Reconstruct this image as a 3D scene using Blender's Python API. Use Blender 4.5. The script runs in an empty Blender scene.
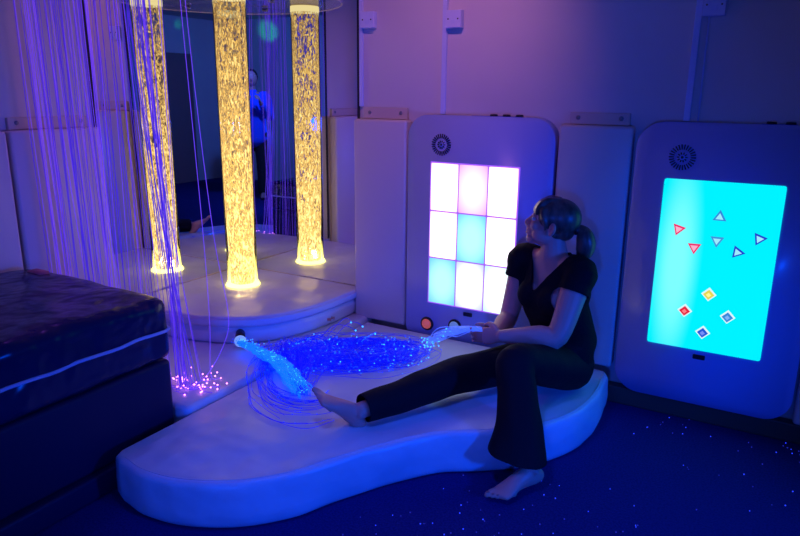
import bpy, bmesh, math, random
from mathutils import Vector, Matrix, noise
random.seed(7)
PI = math.pi
sc = bpy.context.scene
COL = sc.collection

# ------------------------------------------------------------------ helpers
def link(o): COL.objects.link(o); return o
def obj(name, bm, m, parent=None, smooth=True, bevel=0, seg=3, sub=0):
    me = bpy.data.meshes.new(name)
    bmesh.ops.recalc_face_normals(bm, faces=bm.faces[:])
    bm.to_mesh(me); bm.free()
    for mm in (m if isinstance(m, (list, tuple)) else [m]): me.materials.append(mm)
    if smooth:
        for p in me.polygons: p.use_smooth = True
    o = link(bpy.data.objects.new(name, me))
    if bevel:
        b = o.modifiers.new('bevel', 'BEVEL'); b.width = bevel; b.segments = seg; b.limit_method = 'ANGLE'
        b.angle_limit = math.radians(40); b.harden_normals = True
    if sub:
        s = o.modifiers.new('sub', 'SUBSURF'); s.levels = sub; s.render_levels = sub
    if parent: o.parent = parent; o.matrix_parent_inverse = parent.matrix_world.inverted() if False else Matrix.Translation(-parent.location)
    return o
def tag(o, label, cat, group=None, kind=None):
    if label: o['label'] = label
    if cat: o['category'] = cat
    if group: o['group'] = group
    if kind: o['kind'] = kind
    return o
def thing(name, label, cat, loc=(0, 0, 0), group=None):
    o = link(bpy.data.objects.new(name, None)); o.location = loc; o.empty_display_size = .05
    return tag(o, label, cat, group)
def struct(name, bm, m, **k):
    o = obj(name, bm, m, **k); o['kind'] = 'structure'; return o
def BM(): return bmesh.new()
def bx(bm, x0, x1, y0, y1, z0, z1):
    vs = [bm.verts.new(p) for p in ((x0,y0,z0),(x1,y0,z0),(x1,y1,z0),(x0,y1,z0),(x0,y0,z1),(x1,y0,z1),(x1,y1,z1),(x0,y1,z1))]
    for f in ((0,3,2,1),(4,5,6,7),(0,1,5,4),(1,2,6,5),(2,3,7,6),(3,0,4,7)): bm.faces.new([vs[i] for i in f])
    return bm
def box(x0, x1, y0, y1, z0, z1): return bx(BM(), x0, x1, y0, y1, z0, z1)
def prism(bm, pts, d0, d1, axis='z'):
    """extrude a 2-D outline between d0 and d1 along an axis ('z': pts=(x,y); 'y': pts=(x,z))"""
    def P(p, d): return (p[0], p[1], d) if axis == 'z' else (p[0], d, p[1])
    a = [bm.verts.new(P(p, d0)) for p in pts]; b = [bm.verts.new(P(p, d1)) for p in pts]
    bm.faces.new(a); bm.faces.new(b[::-1])
    n = len(pts)
    for i in range(n): bm.faces.new((a[i], a[(i+1) % n], b[(i+1) % n], b[i]))
    return bm
def rrect(x0, x1, z0, z1, r, n=8):
    out = []
    for cx, cz, a in ((x1-r, z1-r, 0), (x0+r, z1-r, PI/2), (x0+r, z0+r, PI), (x1-r, z0+r, 1.5*PI)):
        for i in range(n+1):
            t = a + PI/2*i/n; out.append((cx+r*math.cos(t), cz+r*math.sin(t)))
    return out
def cyl(bm, c0, c1, r0, r1=None, n=16, caps=True):
    r1 = r0 if r1 is None else r1
    c0, c1 = Vector(c0), Vector(c1); t = (c1-c0).normalized()
    s = t.orthogonal().normalized(); u = t.cross(s)
    A = []; B = []
    for i in range(n):
        a = 2*PI*i/n; d = s*math.cos(a)+u*math.sin(a)
        A.append(bm.verts.new(c0+d*r0)); B.append(bm.verts.new(c1+d*r1))
    for i in range(n): bm.faces.new((A[i], A[(i+1) % n], B[(i+1) % n], B[i]))
    if caps: bm.faces.new(A[::-1]); bm.faces.new(B)
    return bm
def tube(bm, pts, r, n=4):
    """thin strand through many points"""
    rings = []; P = [Vector(p) for p in pts]
    s = None
    for i, p in enumerate(P):
        t = (P[min(i+1, len(P)-1)] - P[max(i-1, 0)])
        if t.length < 1e-9: t = Vector((0, 0, 1))
        t.normalize()
        s = (s - t*s.dot(t)).normalized() if s is not None and (s - t*s.dot(t)).length > 1e-6 else t.orthogonal().normalized()
        u = t.cross(s)
        rr = r(i/(len(P)-1)) if callable(r) else r
        rings.append([bm.verts.new(p+(s*math.cos(2*PI*k/n)+u*math.sin(2*PI*k/n))*rr) for k in range(n)])
    for a, b in zip(rings, rings[1:]):
        for k in range(n): bm.faces.new((a[k], a[(k+1) % n], b[(k+1) % n], b[k]))
    bm.faces.new(rings[0][::-1]); bm.faces.new(rings[-1])
    return bm
def cr(a, b, c, d, t):
    return .5*((2*b)+(c-a)*t+(2*a-5*b+4*c-d)*t*t+(3*b-a-3*c+d)*t*t*t)
def spline(pts, n=8):
    P = [Vector(p) for p in pts]; P = [2*P[0]-P[1]] + P + [2*P[-1]-P[-2]]; out = []
    for i in range(1, len(P)-2):
        for k in range(n): out.append(cr(P[i-1], P[i], P[i+1], P[i+2], k/n))
    out.append(P[-2]); return out
def loft(bm, secs, n=20, k=5, cap=True):
    """closed body through sections (centre, a, b, side vector): a is the half width along side, b across it; rounded ends"""
    rows = []
    C_ = spline([s[0] for s in secs], k)
    AB = spline([(s[1], s[2], 0) for s in secs], k)
    S_ = spline([s[3] for s in secs], k)
    m = len(C_)
    rings = []
    def ring(c, t, sv, a, b):
        s = (sv - t*sv.dot(t)).normalized(); u = t.cross(s)
        return [bm.verts.new(c+s*math.cos(2*PI*j/n)*a+u*math.sin(2*PI*j/n)*b) for j in range(n)]
    for i in range(m):
        t = (C_[min(i+1, m-1)]-C_[max(i-1, 0)]).normalized()
        a, b = max(AB[i][0], .001), max(AB[i][1], .001)
        if i == 0 and cap:
            for q in (80, 60, 40, 20):
                q = math.radians(q); rings.append(ring(C_[0]-t*min(a, b)*math.sin(q)*.9, t, S_[0], a*math.cos(q), b*math.cos(q)))
        rings.append(ring(C_[i], t, S_[i], a, b))
        if i == m-1 and cap:
            for q in (20, 40, 60, 80):
                q = math.radians(q); rings.append(ring(C_[i]+t*min(a, b)*math.sin(q)*.9, t, S_[i], a*math.cos(q), b*math.cos(q)))
    for A, B in zip(rings, rings[1:]):
        for j in range(n): bm.faces.new((A[j], A[(j+1) % n], B[(j+1) % n], B[j]))
    bm.faces.new(rings[0][::-1]); bm.faces.new(rings[-1])
    return bm
def limb(bm, pts, rs, n=14, k=4):
    side = Vector((.3, .5, .81))
    P = [Vector(p) for p in pts]
    t = (P[-1]-P[0]).normalized()
    side = t.orthogonal().normalized()
    return loft(bm, [(p, (r if isinstance(r, (int, float)) else r[0]), (r if isinstance(r, (int, float)) else r[1]), side) for p, r in zip(P, rs)], n, k)
def ell(bm, c, r, M=None, seg=16):
    T = Matrix.Translation(Vector(c)) @ Matrix.Diagonal((r[0], r[1], r[2], 1))
    if M is not None: T = M @ T
    bmesh.ops.create_uvsphere(bm, u_segments=seg, v_segments=seg//2+2, radius=1, matrix=T)
    return bm
def bake(bm, voxel, smooth=4, fac=.5, extra=None):
    """fuse overlapping closed pieces of bm into one continuous skin and return a fresh bmesh"""
    bmesh.ops.recalc_face_normals(bm, faces=bm.faces[:])
    me = bpy.data.meshes.new('tmp'); bm.to_mesh(me); bm.free()
    o = link(bpy.data.objects.new('tmp', me))
    r = o.modifiers.new('r', 'REMESH'); r.mode = 'VOXEL'; r.voxel_size = voxel; r.adaptivity = 0
    s = o.modifiers.new('s', 'SMOOTH'); s.factor = fac; s.iterations = smooth
    dg = bpy.context.evaluated_depsgraph_get()
    out = BM(); out.from_mesh(o.evaluated_get(dg).to_mesh())
    bpy.data.objects.remove(o); bpy.data.meshes.remove(me)
    return out

# ------------------------------------------------------------------ materials
def mat(name, base=(.8, .8, .8), rough=.5, metal=0, emit=None, es=0, spec=.5, bump=None, sheen=0, coat=0):
    m = bpy.data.materials.new(name); m.use_nodes = True
    b = m.node_tree.nodes['Principled BSDF']
    b.inputs['Base Color'].default_value = (*base, 1); b.inputs['Roughness'].default_value = rough
    b.inputs['Metallic'].default_value = metal; b.inputs['Specular IOR Level'].default_value = spec
    if coat: b.inputs['Coat Weight'].default_value = coat; b.inputs['Coat Roughness'].default_value = .15
    if sheen: b.inputs['Sheen Weight'].default_value = sheen
    if emit: b.inputs['Emission Color'].default_value = (*emit, 1); b.inputs['Emission Strength'].default_value = es
    if bump:   # list of (scale, strength, distance, detail, stretch)
        nt = m.node_tree; prev = None
        tc = nt.nodes.new('ShaderNodeTexCoord')
        for s, st, d, det, sx in bump:
            mp = nt.nodes.new('ShaderNodeMapping'); mp.inputs['Scale'].default_value = sx
            n = nt.nodes.new('ShaderNodeTexNoise'); n.inputs['Scale'].default_value = s; n.inputs['Detail'].default_value = det
            bp = nt.nodes.new('ShaderNodeBump'); bp.inputs['Strength'].default_value = st; bp.inputs['Distance'].default_value = d
            nt.links.new(tc.outputs['Object'], mp.inputs[0]); nt.links.new(mp.outputs[0], n.inputs['Vector'])
            nt.links.new(n.outputs['Fac'], bp.inputs['Height'])
            if prev: nt.links.new(prev.outputs[0], bp.inputs['Normal'])
            prev = bp
        nt.links.new(prev.outputs[0], b.inputs['Normal'])
    return m
def varied(m, c1, c2, scale, detail=3, stretch=(1, 1, 1)):
    nt = m.node_tree; b = nt.nodes['Principled BSDF']
    tc = nt.nodes.new('ShaderNodeTexCoord'); mp = nt.nodes.new('ShaderNodeMapping'); mp.inputs['Scale'].default_value = stretch
    n = nt.nodes.new('ShaderNodeTexNoise'); n.inputs['Scale'].default_value = scale; n.inputs['Detail'].default_value = detail
    r = nt.nodes.new('ShaderNodeValToRGB'); r.color_ramp.elements[0].color = (*c1, 1); r.color_ramp.elements[1].color = (*c2, 1)
    r.color_ramp.elements[0].position = .35; r.color_ramp.elements[1].position = .65
    nt.links.new(tc.outputs['Object'], mp.inputs[0]); nt.links.new(mp.outputs[0], n.inputs['Vector'])
    nt.links.new(n.outputs['Fac'], r.inputs[0]); nt.links.new(r.outputs[0], b.inputs['Base Color'])
    return m
def emission(name, color, s):
    m = bpy.data.materials.new(name); m.use_nodes = True; nt = m.node_tree; nt.nodes.clear()
    e = nt.nodes.new('ShaderNodeEmission'); o = nt.nodes.new('ShaderNodeOutputMaterial')
    e.inputs[0].default_value = (*color, 1); e.inputs[1].default_value = s; nt.links.new(e.outputs[0], o.inputs[0])
    return m
ONE = (1, 1, 1)
M = {}
M['wall'] = varied(mat('wall_paint', rough=.6, bump=[(90, .08, .002, 4, ONE)]), (.66, .60, .58), (.72, .66, .63), 1.5)
M['ceil'] = mat('ceiling_paint', (.5, .5, .52), .8)
M['carpet'] = varied(mat('carpet', rough=.95, spec=.1, bump=[(260, .6, .004, 3, ONE)]), (.012, .016, .12), (.020, .025, .17), 120)
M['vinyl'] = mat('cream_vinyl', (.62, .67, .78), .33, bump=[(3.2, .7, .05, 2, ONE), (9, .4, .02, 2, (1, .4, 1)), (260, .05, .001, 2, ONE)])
M['pad'] = mat('cream_pad_vinyl', (.70, .62, .56), .36, bump=[(3.5, .35, .012, 2, ONE)])
M['batten'] = mat('painted_batten', (.66, .52, .42), .5)
M['navy'] = mat('navy_vinyl', (.009, .012, .060), .24, spec=.35, bump=[(6, .9, .04, 2, ONE), (14, .5, .012, 2, (1, .6, .3))])
M['navyd'] = mat('dark_navy_vinyl', (.008, .010, .050), .42, spec=.25, bump=[(4, .4, .012, 3, ONE)])
M['piping'] = mat('pale_piping', (.42, .5, .8), .4)
M['skirting'] = mat('dark_skirting', (.085, .055, .04), .45, bump=[(8, .1, .002, 3, (.3, 4, 4))])
M['mirror'] = mat('mirror', (.80, .82, .86), .012, 1.0)
M['black'] = mat('black_plastic', (.012, .012, .014), .4)
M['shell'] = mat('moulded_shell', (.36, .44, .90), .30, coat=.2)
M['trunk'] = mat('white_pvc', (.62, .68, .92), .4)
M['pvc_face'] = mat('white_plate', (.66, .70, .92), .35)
M['screw'] = mat('screw', (.35, .33, .33), .35, .8)
M['red'] = mat('red_label', (.65, .05, .05), .5)
M['pinktag'] = mat('pink_label', (.55, .12, .16), .5)
M['skin'] = mat('skin', (.74, .30, .25), .48, bump=[(120, .05, .001, 2, ONE)])
M['skin'].node_tree.nodes['Principled BSDF'].inputs['Subsurface Weight'].default_value = .08
M['nail'] = mat('nail', (.55, .18, .16), .25)
M['lip'] = mat('lip', (.5, .2, .18), .4)
M['top'] = mat('black_jersey', (.008, .006, .011), .8, spec=.12, bump=[(14, .5, .012, 3, ONE)])
M['trouser'] = mat('black_trouser', (.009, .007, .013), .75, spec=.16, bump=[(9, .6, .014, 3, (1, 1, .6))])
M['hair'] = varied(mat('light_brown_hair', rough=.38, bump=[(40, .6, .004, 3, (1, 1, .12))]), (.060, .036, .030), (.16, .10, .075), 45, 3, (1, 1, .12))
M['eyew'] = mat('eye_white', (.7, .7, .7), .2)
M['iris'] = mat('iris', (.03, .02, .02), .15)
M['shirt'] = mat('blue_shirt', (.03, .12, .95), .8)
M['dark'] = mat('dark_clothes', (.02, .02, .03), .85)
M['darkhair'] = mat('dark_hair', (.015, .012, .01), .6)
M['door'] = mat('door_paint', (.30, .17, .16), .5)
M['steel'] = mat('steel', (.5, .5, .52), .25, 1)
M['strand'] = mat('fibre_strand', (.2, .12, .6), .3, emit=(.11, .035, 1.0), es=.32)
M['strand_b'] = mat('fibre_strand_bright', (.3, .2, .7), .3, emit=(.2, .06, 1.0), es=.6)
M['strand_tip'] = emission('fibre_tip', (1.0, .25, 1.0), 5)
M['fibre'] = mat('blue_fibre', (.02, .03, .6), .3, emit=(.001, .004, 1.0), es=.45)
M['fibre_c'] = mat('cyan_fibre', (.03, .2, .8), .3, emit=(.002, .085, 1.0), es=1.7)
M['pt_blue'] = emission('blue_point', (.003, .045, 1.0), 3)
M['pt_cyan'] = emission('cyan_point', (.03, .30, 1.0), 3)
M['cpt'] = emission('carpet_point', (.02, .05, 1.0), 1.4)
M['cptd'] = emission('carpet_point_dim', (.03, .04, .9), .5)
# clear acrylic
m = bpy.data.materials.new('clear_acrylic'); m.use_nodes = True; nt = m.node_tree; nt.nodes.clear()
o_ = nt.nodes.new('ShaderNodeOutputMaterial'); tr = nt.nodes.new('ShaderNodeBsdfTransparent'); gl = nt.nodes.new('ShaderNodeBsdfGlossy')
gl.inputs['Roughness'].default_value = .03; tr.inputs[0].default_value = (.96, .97, 1, 1)
fr = nt.nodes.new('ShaderNodeFresnel'); fr.inputs[0].default_value = 1.35; mx = nt.nodes.new('ShaderNodeMixShader')
nt.links.new(fr.outputs[0], mx.inputs[0]); nt.links.new(tr.outputs[0], mx.inputs[1]); nt.links.new(gl.outputs[0], mx.inputs[2]); nt.links.new(mx.outputs[0], o_.inputs[0])
M['acrylic'] = m
# lit, bubbling water
def bubble_mat():
    m = bpy.data.materials.new('lit_bubbling_water'); m.use_nodes = True; nt = m.node_tree; nt.nodes.clear(); N = nt.nodes.new; L = nt.links.new
    o = N('ShaderNodeOutputMaterial'); tc = N('ShaderNodeTexCoord')
    mp = N('ShaderNodeMapping'); mp.inputs['Scale'].default_value = (1, 1, .38)
    L(tc.outputs['Object'], mp.inputs[0])
    n1 = N('ShaderNodeTexNoise'); n1.inputs['Scale'].default_value = 56; n1.inputs['Detail'].default_value = 5; n1.inputs['Roughness'].default_value = .62; n1.inputs['Distortion'].default_value = 1.4
    L(mp.outputs[0], n1.inputs['Vector'])
    r = N('ShaderNodeValToRGB'); e = r.color_ramp.elements
    e[0].position = .40; e[0].color = (.030, .022, .075, 1); e[1].position = .66; e[1].color = (1.0, .78, .28, 1)
    a = e.new(.48); a.color = (.16, .09, .06, 1); b = e.new(.55); b.color = (.78, .43, .08, 1)
    # denser and brighter foam low in the tube, a brighter streaming core at mid height
    sx = N('ShaderNodeSeparateXYZ'); L(tc.outputs['Object'], sx.inputs[0])
    mr = N('ShaderNodeMapRange'); mr.inputs['From Min'].default_value = 0; mr.inputs['From Max'].default_value = 1.6
    mr.inputs['To Min'].default_value = .075; mr.inputs['To Max'].default_value = -.035; L(sx.outputs['Z'], mr.inputs['Value'])
    ad = N('ShaderNodeMath'); ad.operation = 'ADD'; L(n1.outputs['Fac'], ad.inputs[0]); L(mr.outputs[0], ad.inputs[1])
    L(ad.outputs[0], r.inputs[0])
    ms = N('ShaderNodeMapRange'); ms.inputs['From Max'].default_value = 1.6; ms.inputs['To Min'].default_value = 2.2; ms.inputs['To Max'].default_value = 1.05
    L(sx.outputs['Z'], ms.inputs['Value'])
    em = N('ShaderNodeEmission'); L(r.outputs[0], em.inputs[0]); L(ms.outputs[0], em.inputs[1])
    tp = N('ShaderNodeBsdfTransparent'); mx = N('ShaderNodeMixShader')
    al = N('ShaderNodeMapRange'); al.inputs['From Min'].default_value = .44; al.inputs['From Max'].default_value = .52; L(ad.outputs[0], al.inputs['Value'])
    L(al.outputs[0], mx.inputs[0]); L(tp.outputs[0], mx.inputs[1]); L(em.outputs[0], mx.inputs[2]); L(mx.outputs[0], o.inputs[0])
    return m
M['water'] = bubble_mat()
M['base_glow'] = emission('lit_base_ring', (1.0, .80, .16), 5)
M['cap_glow'] = emission('lit_top_ring', (1.0, .80, .34), 1.0)

# ------------------------------------------------------------------ the room
X1, Y1, ZC = 5.6, -5.6, 2.62
struct('floor', box(-.1, X1+.1, Y1-.1, .1, -.08, 0), M['carpet'], smooth=False)
struct('ceiling', box(-.1, X1+.1, Y1-.1, .1, ZC, ZC+.1), M['ceil'], smooth=False)
struct('wall_rear', box(-.1, X1+.1, 0, .1, 0, ZC), M['wall'], smooth=False)
struct('wall_left', box(-.1, 0, Y1, 0, 0, ZC), M['wall'], smooth=False)
struct('wall_right', box(X1, X1+.1, Y1, 0, 0, ZC), M['wall'], smooth=False)
struct('wall_front', box(-.1, X1+.1, Y1-.1, Y1, 0, ZC), M['wall'], smooth=False)
struct('baseboard_rear', box(.99, X1, -.055, 0, 0, .092), M['skirting'], bevel=.008)
d = struct('door_1', box(X1-.04, X1, -4.95, -4.05, 0, 2.06), M['door'], bevel=.01)
h = obj('door_handle', cyl(cyl(BM(), (X1-.04, -4.14, 1.0), (X1-.09, -4.14, 1.0), .012), (X1-.09, -4.14, 1.0), (X1-.09, -4.26, 1.0), .010), M['steel'], d)

# mirrors in the corner
t = thing('wall_mirror', 'tall mirror panel on the right-hand wall, behind the bubble tube', 'mirror', (.0, 0, .36))
obj('glass', box(.004, .955, -.006, -.001, .361, 2.45), M['mirror'], t, smooth=False)
obj('edge_strip', box(.955, .968, -.010, -.001, .361, 2.45), M['black'], t, smooth=False)
t = thing('wall_mirror', 'tall mirror panel on the left-hand wall, behind the fibre strands', 'mirror', (0, 0, .36))
obj('glass', box(.001, .006, -1.0, -.007, .361, 2.45), M['mirror'], t, smooth=False)
obj('edge_strip', box(.001, .010, -1.016, -1.0, .361, 2.45), M['black'], t, smooth=False)

# ------------------------------------------------------------------ soft play furniture
def puffy(outline, z0, z1, rnd=.022, step=.05, puff=.006, seed=0, matl=None, name='floor_mat', parent=None):
    """an upholstered slab with rounded edges, made by insetting its outline in rounded steps"""
    bm = BM()
    rings = []
    n = len(outline)
    P = [Vector((x, y)) for x, y in outline]
    area = sum(P[i].x*P[(i+1) % n].y-P[(i+1) % n].x*P[i].y for i in range(n))
    if area < 0: P = P[::-1]
    nor = []
    for i in range(n):
        d = (P[(i+1) % n]-P[i-1]).normalized(); nor.append(Vector((-d.y, d.x)))
    def ring(inset, z, wob=0):
        out = []
        for i in range(n):
            q = P[i]+nor[i]*inset
            w = wob*noise.noise(Vector((q.x*9+seed, q.y*9, z*14)))
            q = q + nor[i]*w
            out.append(bm.verts.new((q.x, q.y, z)))
        return out
    prof = [(rnd*.7, z0), (.004, z0+rnd*.5)]
    hs = 6
    for k in range(1, hs): prof.append((-.004*math.sin(PI*k/hs), z0+(z1-z0)*k/hs))
    for k in range(6):
        a = PI/2*k/5; prof.append((rnd*(1-math.cos(a)), z1-rnd+rnd*math.sin(a)))
    prof = sorted(prof, key=lambda p: 0)  # keep order
    for ins, z in prof: rings.append(ring(ins, z, .006 if z0+.01 < z < z1-.005 else .002))
    for A, B in zip(rings, rings[1:]):
        for i in range(n): bm.faces.new((A[i], A[(i+1) % n], B[(i+1) % n], B[i]))
    bm.faces.new(rings[0][::-1]); bm.faces.new(rings[-1])
    o = obj(name, bm, matl or M['vinyl'], parent)
    return o
def resample(pts, step=.04, closed=True):
    out = []
    n = len(pts)
    for i in range(n if closed else n-1):
        a = Vector(pts[i]); b = Vector(pts[(i+1) % n]); k = max(1, int((b-a).length/step))
        for j in range(k): out.append(tuple(a+(b-a)*j/k))
    if not closed: out.append(tuple(pts[-1]))
    return out
MZ = .18
MA = .205
def mtop(x): return MA if x < 1.075 else MZ+.003
# mat beneath the podium
o = puffy(resample([(.012, -.015), (1.068, -.015), (1.068, -1.485), (.012, -1.485)]), 0, MA, name='floor_mat', seed=3)
tag(o, 'cream floor mat in the corner, beneath the round podium and beside the blue bed', 'mat')
# wavy mat
front = spline([(2.50, -.16), (2.515, -.42), (2.475, -.66), (2.36, -.86), (2.20, -1.00), (2.06, -1.10), (1.93, -1.28), (1.83, -1.46), (1.74, -1.64), (1.61, -1.78), (1.43, -1.875), (1.27, -1.90), (1.14, -1.88)], 6)
front = [(p.x, p.y) for p in [Vector((q[0], q[1])) for q in [(v[0], v[1]) for v in front]]] if False else [(v[0], v[1]) for v in front]
o = puffy(resample([(1.074, -.10), (2.44, -.10)], .04, False) + [(2.475, -.11)] + front + [(1.092, -1.86)] + resample([(1.076, -1.82), (1.074, -.14)], .04, False), 0, MZ+.003, seed=9)
tag(o, 'wavy-edged cream floor mat on the carpet that the seated woman sits on', 'mat')

bm = BM(); fr_ = [Vector((x, y)) for x, y in front]; sm_ = []
for i, p in enumerate(fr_):
    d = (fr_[min(i+1, len(fr_)-1)]-fr_[max(i-1, 0)]).normalized(); n_ = Vector((d.y, -d.x))
    sm_.append((p.x+n_.x*.024, p.y+n_.y*.024, MZ+.0025))
tube(bm, sm_, .003, 6); q = obj('edge_seam', bm, M['vinyl'], o)
# podium
def quarter(a, b, p=3.4, n=40):
    out = [(.012, -.012)]
    for i in range(n+1):
        t = PI/2*i/n; out.append((max(.012, a*abs(math.cos(t))**(2/p)), min(-.012, -b*abs(math.sin(t))**(2/p))))
    return out
pod = thing('corner_podium', 'rounded cream padded podium in the mirrored corner, holding the bubble tube', 'podium', (.4, -.4, MA))
def podring(z0, z1, k, name):
    pts = quarter(.985*k, .955*k)
    dense = resample(pts[:2], .05, False)[:-1] + pts[1:-1] + resample([pts[-1], pts[0]], .05, False)[:-1]
    return puffy(dense, z0, z1, rnd=.014, matl=M['vinyl'], name=name, parent=pod, seed=20)
podring(MA+.003, .298, .990, 'base_pad'); podring(.299, .358, 1.0, 'top_pad')
# maker's red label on the curved face: curved strip of small letter-like marks
bm = BM()
pts = quarter(.985*.990+.006, .955*.990+.006, n=200)
seg_ = [p for p in pts if -.36 < p[1] < -.285 and p[0] > .9]
if len(seg_) > 2:
    a, b = Vector(seg_[0]), Vector(seg_[-1])
    for i in range(6):
        for j in range(2):
            u = (i+.1+.5*j*.8)/6; q = a+(b-a)*u; q2 = a+(b-a)*(u+.045)
            z0 = .232+.008*((i*7+j*3) % 3)/2
            vs = [bm.verts.new(v) for v in ((q.x+.001, q.y, z0), (q2.x+.001, q2.y, z0), (q2.x+.001, q2.y, z0+.016), (q.x+.001, q.y, z0+.016))]
            bm.faces.new(vs)
tagp = obj('maker_label', bm, M['red'], pod, smooth=False); tagp['label'] = 'small red printed mark'

# ------------------------------------------------------------------ bubble tube
TX, TY, TR = .335, -.342, .090
bt = thing('bubble_tube', 'clear bubble tube glowing yellow, standing on the podium before the mirrors', 'bubble tube', (TX, TY, .358))
bm = BM(); zz = [.014, .06, .14, .26, .42, .6, .9, 1.25, 1.62]; rr = [.070, .071, .073, .077, .081, .083, .084, .084, .084]
cyl(bm, (0, 0, zz[0]), (0, 0, zz[1]), rr[0], rr[1], 40, False)
for k in range(1, len(zz)-1): cyl(bm, (0, 0, zz[k]), (0, 0, zz[k+1]), rr[k], rr[k+1], 40, False)
bmesh.ops.remove_doubles(bm, verts=bm.verts[:], dist=.0005)
o = obj('water', bm, M['water']); o.parent = bt
bm = BM(); cyl(bm, (0, 0, .014), (0, 0, .55), .020, .034, 24)
o = obj('bubble_stream', bm, M['water']); o.parent = bt
bm = BM(); cyl(bm, (0, 0, .004), (0, 0, 2.0), TR, n=48, caps=False)
o = obj('acrylic_wall', bm, M['acrylic']); o.parent = bt
bm = BM(); cyl(bm, (0, 0, 0), (0, 0, .016), TR+.012, TR+.004, n=40)
o = obj('base_ring', bm, M['base_glow']); o.parent = bt; o['label'] = 'glowing yellow base ring'
bm = BM(); cyl(bm, (0, 0, 1.622), (0, 0, 1.655), TR+.001, n=40)
o = obj('lit_cap', bm, M['cap_glow']); o.parent = bt
bm = BM(); cyl(bm, (0, 0, 1.657), (0, 0, 1.98), TR-.004, n=40)
o = obj('top_sleeve', bm, mat('sleeve', (.35, .28, .18), .4, emit=(1, .6, .25), es=.12)); o.parent = bt
# acrylic corner shelf that steadies the tube
sh = thing('corner_bracket', 'clear acrylic bracket in the corner that steadies the bubble tube', 'bracket', (.0, 0, 2.0))
bm = BM(); arc = [(.012, -.012), (.70, -.012)] + [(.012+.69*math.cos(t*PI/2/16), -.012-.69*math.sin(t*PI/2/16)) for t in range(1, 16)] + [(.012, -.70)]
hole = [(TX+(TR+.003)*math.cos(2*PI*k/32), TY+(TR+.003)*math.sin(2*PI*k/32)) for k in range(32)]
ed = []
for lp in (arc, hole):
    vs = [bm.verts.new((x, y, 2.02)) for x, y in lp]
    ed += [bm.edges.new((vs[i], vs[(i+1) % len(vs)])) for i in range(len(vs))]
bmesh.ops.triangle_fill(bm, edges=ed, use_beauty=True)
ex_ = bmesh.ops.extrude_face_region(bm, geom=bm.faces[:])
bmesh.ops.translate(bm, verts=[v for v in ex_['geom'] if isinstance(v, bmesh.types.BMVert)], vec=(0, 0, .008))
ac = mat('acrylic_sheet', (.75, .8, .95), .1); nb = ac.node_tree.nodes['Principled BSDF']; nb.inputs['Transmission Weight'].default_value = .0; nb.inputs['Alpha'].default_value = .22
obj('sheet', bm, ac, sh, smooth=False)
bm = BM(); tube(bm, [(x, y, 2.024) for x, y in arc[1:]], .004, 6)
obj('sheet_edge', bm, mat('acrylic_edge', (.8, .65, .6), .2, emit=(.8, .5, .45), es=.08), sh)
for p in ((.35, -.018, 2.0), (.018, -.35, 2.0)):
    obj('fixing', cyl(cyl(BM(), p, (p[0], p[1], 2.02), .010), (p[0], p[1], 2.028), (p[0], p[1], 2.035), .014), M['steel'], sh)

# ------------------------------------------------------------------ blue bed
BX, BY0, BY1 = 1.03, -3.0, -1.505
def slab(name, x0, x1, y0, y1, z0, z1, m, parent, rnd=.03, bulge=.0, nx=16, ny=26, nz=5, wr=.0):
    bm = BM(); bx(bm, x0, x1, y0, y1, z0, z1)
    bmesh.ops.bevel(bm, geom=bm.edges[:], offset=rnd, segments=4, affect='EDGES', profile=.5)
    for k in range(1, ny): bmesh.ops.bisect_plane(bm, geom=bm.verts[:]+bm.edges[:]+bm.faces[:], plane_co=(0, y0+(y1-y0)*k/ny, 0), plane_no=(0, 1, 0))
    for k in range(1, nx): bmesh.ops.bisect_plane(bm, geom=bm.verts[:]+bm.edges[:]+bm.faces[:], plane_co=(x0+(x1-x0)*k/nx, 0, 0), plane_no=(1, 0, 0))
    for k in range(1, nz): bmesh.ops.bisect_plane(bm, geom=bm.verts[:]+bm.edges[:]+bm.faces[:], plane_co=(0, 0, z0+(z1-z0)*k/nz), plane_no=(0, 0, 1))
    for v in bm.verts:
        u = (v.co.x-x0)/(x1-x0); w = (v.co.y-y0)/(y1-y0); h = (v.co.z-z0)/(z1-z0)
        c = v.co.copy()
        if h > .6: v.co.z += bulge*max(0, 16*u*(1-u)*w*(1-w))**.5*(h-.5)*2 + wr*noise.noise(c*7)
        v.co.x += wr*noise.noise(c*6+Vector((3, 1, 7)))*(1 if u > .9 else 0) + wr*.8*noise.noise(Vector((c.x, c.y*16, c.z*3)))*(1 if u > .9 else 0)
    return obj(name, bm, m, parent)
bed = thing('box_bed', 'dark navy vinyl box base under the padded mattress', 'bed', (.5, -2.2, 0))
slab('body', .12, BX-.012, BY0, BY1, .10, .425, M['navyd'], bed, .02, nx=3, nz=3, wr=.004)
slab('plinth', .12, BX+.012, BY0, BY1-.0, .004, .098, M['navyd'], bed, .012, nx=3, nz=2)
mt = thing('mattress', 'dark blue padded vinyl mattress with pale piping, lying on its box base', 'mattress', (.5, -2.2, .43))
slab('cover', .105, BX, BY0, BY1, .432, .690, M['navy'], mt, .035, bulge=.03, wr=.012)
bm = BM()
pp = [(BX+.006+.002*math.sin(k*1.7), BY0+.03+(BY1-.03-BY0-.03)*k/40, .560+.003*math.sin(k*.9)) for k in range(41)]
pp += [(BX-.005, BY1-.006, .56), (BX-.03, BY1+.004, .56), (.3, BY1+.004, .56), (.13, BY1+.004, .56)]
tube(bm, pp, .007, 8); o = obj('piping', bm, M['piping'], mt); o['label'] = 'pale blue piping'
o = obj('maker_tag', box(.24, .33, -1.600, -1.555, .694, .712), M['pinktag'], mt); o['label'] = 'small pink printed tag'

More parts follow.
